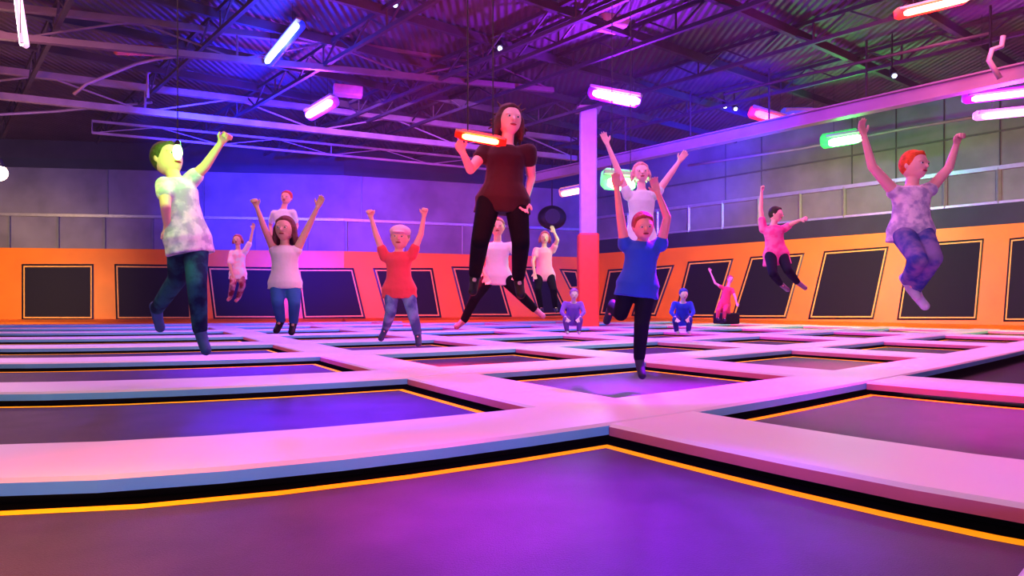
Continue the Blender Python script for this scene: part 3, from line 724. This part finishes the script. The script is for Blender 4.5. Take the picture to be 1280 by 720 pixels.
person('girl in a white tank top and jeans, arms raised, long brown hair', 6.0, 1.28, dict(head=(356,286), neck=(356,306), sl=(343,313), sr=(371,313), el=(330,284,-.02), wl=(321,259,-.05), er=(387,280,-.02), wr=(397,259,-.05),
    hl=(348,354), hr=(365,354), kl=(347,377,-.10), kr=(368,377,-.05), al=(351,400,.1), ar=(367,402,.14)), top=(.88,.80,.86), bottom=(.06,.20,.50), hair=(.20,.06,.06), longhair=1.7, sleeve=0, curl=(.75,.2), shoe=(.02,.015,.03), hem=.02, toes=[(-.1,-.8,-.7),(.1,-.8,-.7)], headr=.10)
person('child with red hair and a white top jumping higher behind the girl in white', 9.5, 1.3, dict(head=(358,247), neck=(354,261), sl=(343,267), sr=(366,266), el=(338,282,.1), wl=(341,298,.0), er=(371,282,.1), wr=(367,298,0),
    hl=(349,304), hr=(361,304), kl=(349,325,-.2), kr=(362,325,-.2), al=(350,342,.1), ar=(361,342,.1)), top=(.85,.8,.95), bottom=(.10,.1,.2), hair=(.75,.10,.08), skin=(.9,.4,.4), hem=.02, sleeve=.6)
person('small child in pink and white with dark red legs, jumping by the rear wall', 9.8, 1.08, dict(head=(297,300), neck=(298,312), sl=(290,316), sr=(306,315), el=(287,331,-.1), wl=(291,345,-.1), er=(313,302,0), wr=(316,287,0),
    hl=(293,343), hr=(302,342), kl=(291,356,-.12), kr=(303,357,-.05), al=(288,371,.1), ar=(298,372,.1)), top=(.95,.5,.7), top2=(.8,.72,.9), bottom=(.22,.02,.06), bot2=(.6,.3,.4), hair=(.5,.15,.15), longhair=.6, shoe=(.6,.2,.25), sleeve=.8)
person('child in a red shirt, pale cap and faded jeans with both arms up', 6.1, 1.22, dict(head=(500,297), neck=(498,314), sl=(481,321), sr=(515,319), el=(470,293,-.03), wl=(464,272,-.05), er=(526,293,-.02), wr=(530,270,-.04),
    hl=(489,362), hr=(509,361), kl=(489,388,-.08), kr=(516,392,-.04), al=(483,408,.18), ar=(522,417,.05)), top=(.82,.10,.12), bottom=(.22,.34,.60), bot2=(.08,.13,.34), hair=(.55,.28,.25), skin=(.9,.45,.42), hat=(.85,.5,.62), shoe=(.05,.06,.2),
    sleeve=.35, curl=(.8,.75), toes=[(-.4,-.3,-1),(.15,-.8,-.7)], headr=.10)
person('child with dark hair in a bright pink top floating before the right wall', 8.6, 1.28, dict(head=(970,268), neck=(966,281), sl=(954,287,.05), sr=(980,286,0), el=(951,262,.05), wl=(952,240,.05), er=(991,279,-.1), wr=(1001,275,-.2),
    hl=(963,318), hr=(977,318), kl=(966,342,-.28), kr=(985,338,-.28), al=(975,354,.05), ar=(996,352,.05)), face=(.8,-.7,.0), top=(1.0,.08,.42), top2=(1.,.18,.55), bottom=(.02,.015,.05), hair=(.04,.02,.02), skin=(.95,.4,.5), sleeve=.5, hem=.12, shoe=(.35,.2,.4), dress=.01, toes=[(.6,-.5,-.7),(.8,-.3,-.7)], curl=(.6,.6))
person('orange-haired jumper in a patterned white vest and jeans, arms spread wide', 5.4, 1.55, dict(head=(1143,207), neck=(1139,232), sl=(1118,240), sr=(1162,237), el=(1090,208,-.03), wl=(1080,170,-.05), er=(1186,210,-.03), wr=(1195,182,-.08),
    hl=(1127,290), hr=(1150,288), kl=(1148,325,-.34), kr=(1167,323,-.30), al=(1134,350,.04), ar=(1143,362,.06)), face=(.4,-1,.05), top=(.85,.78,.88), top2=(.45,.42,.62), bottom=(.06,.10,.34), bot2=(.25,.22,.42), hair=(1.0,.16,.02), skin=(.9,.52,.45),
    sleeve=0, curl=(.3,.6), shoe=(.6,.6,.75), toes=[(.3,-.5,-.9),(.5,-.4,-.9)], hem=.05, headr=.108)
person('small child in a long red-pink dress with one thin arm raised, against the right wall', 14.0, 1.05, dict(head=(913,349), neck=(910,358), sl=(905,361), sr=(915,362), el=(894,354), wl=(888,340), er=(919,371,-.1), wr=(921,379,-.2),
    hl=(902,380), hr=(909,381), kl=(898,388,-.25), kr=(906,389,-.25), al=(897,397,-.2), ar=(905,398,-.2)), top=(.85,.10,.20), bottom=(.85,.12,.22), hair=(.7,.14,.2), skin=(.95,.5,.6), hem=.2, dress=.03)
def crouch(px, py, D, lb, top, bottom, hair):
    k = F/D*.01
    q = lambda a, b, c=0: (px+a*k*1., py+b*k*1., c)
    person(lb, D, 1.1, dict(head=q(2,-42,-.12), neck=q(1,-30,-.05), sl=q(-12,-27), sr=q(12,-27), el=q(-17,-14,-.12), wl=q(-9,-4,-.25), er=q(17,-14,-.12), wr=q(9,-4,-.25),
        hl=q(-7,-4,.12), hr=q(7,-4,.12), kl=q(-11,-3,-.22), kr=q(11,-3,-.22), al=q(-9,14,-.02), ar=q(9,14,-.02)), top=top, bottom=bottom, hair=hair, skin=(.8,.5,.7), sleeve=1.6, shoe=(.8,.5,.75), toes=[(0,-1,-.15)]*2)
crouch(716, 402, 10.2, 'child crouching in purple clothes on the pads left of the column foot', (.32,.10,.75), (.25,.10,.55), (.45,.15,.6))
crouch(853, 402, 10.2, 'child crouching in deep blue clothes on the pads right of the landing child', (.03,.06,.85), (.06,.05,.5), (.05,.08,.7))

# ------------------------------------------------------------------ world, camera
w = bpy.data.worlds.new('world'); C.world = w; w.use_nodes = True
w.node_tree.nodes['Background'].inputs[0].default_value = (.10,.04,.14,1); w.node_tree.nodes['Background'].inputs[1].default_value = .3
vs_ = w.node_tree.nodes.new('ShaderNodeVolumeScatter'); vs_.inputs['Density'].default_value = .0020; vs_.inputs['Anisotropy'].default_value = .2
w.node_tree.links.new(vs_.outputs[0], w.node_tree.nodes['World Output'].inputs['Volume'])
cam = bpy.data.cameras.new('camera'); co = bpy.data.objects.new('camera', cam); COL.objects.link(co)
co.location = (0,0,CAMZ); co.rotation_euler = (PI/2, 0, 0)
cam.sensor_width = 36; cam.lens = F/1280*36; cam.shift_y = (HZ-360)/1280; cam.clip_end = 200; cam.clip_start = .05
C.camera = co
C.view_settings.view_transform = 'Standard'; C.view_settings.look = 'Medium High Contrast'; C.view_settings.exposure = -0.12
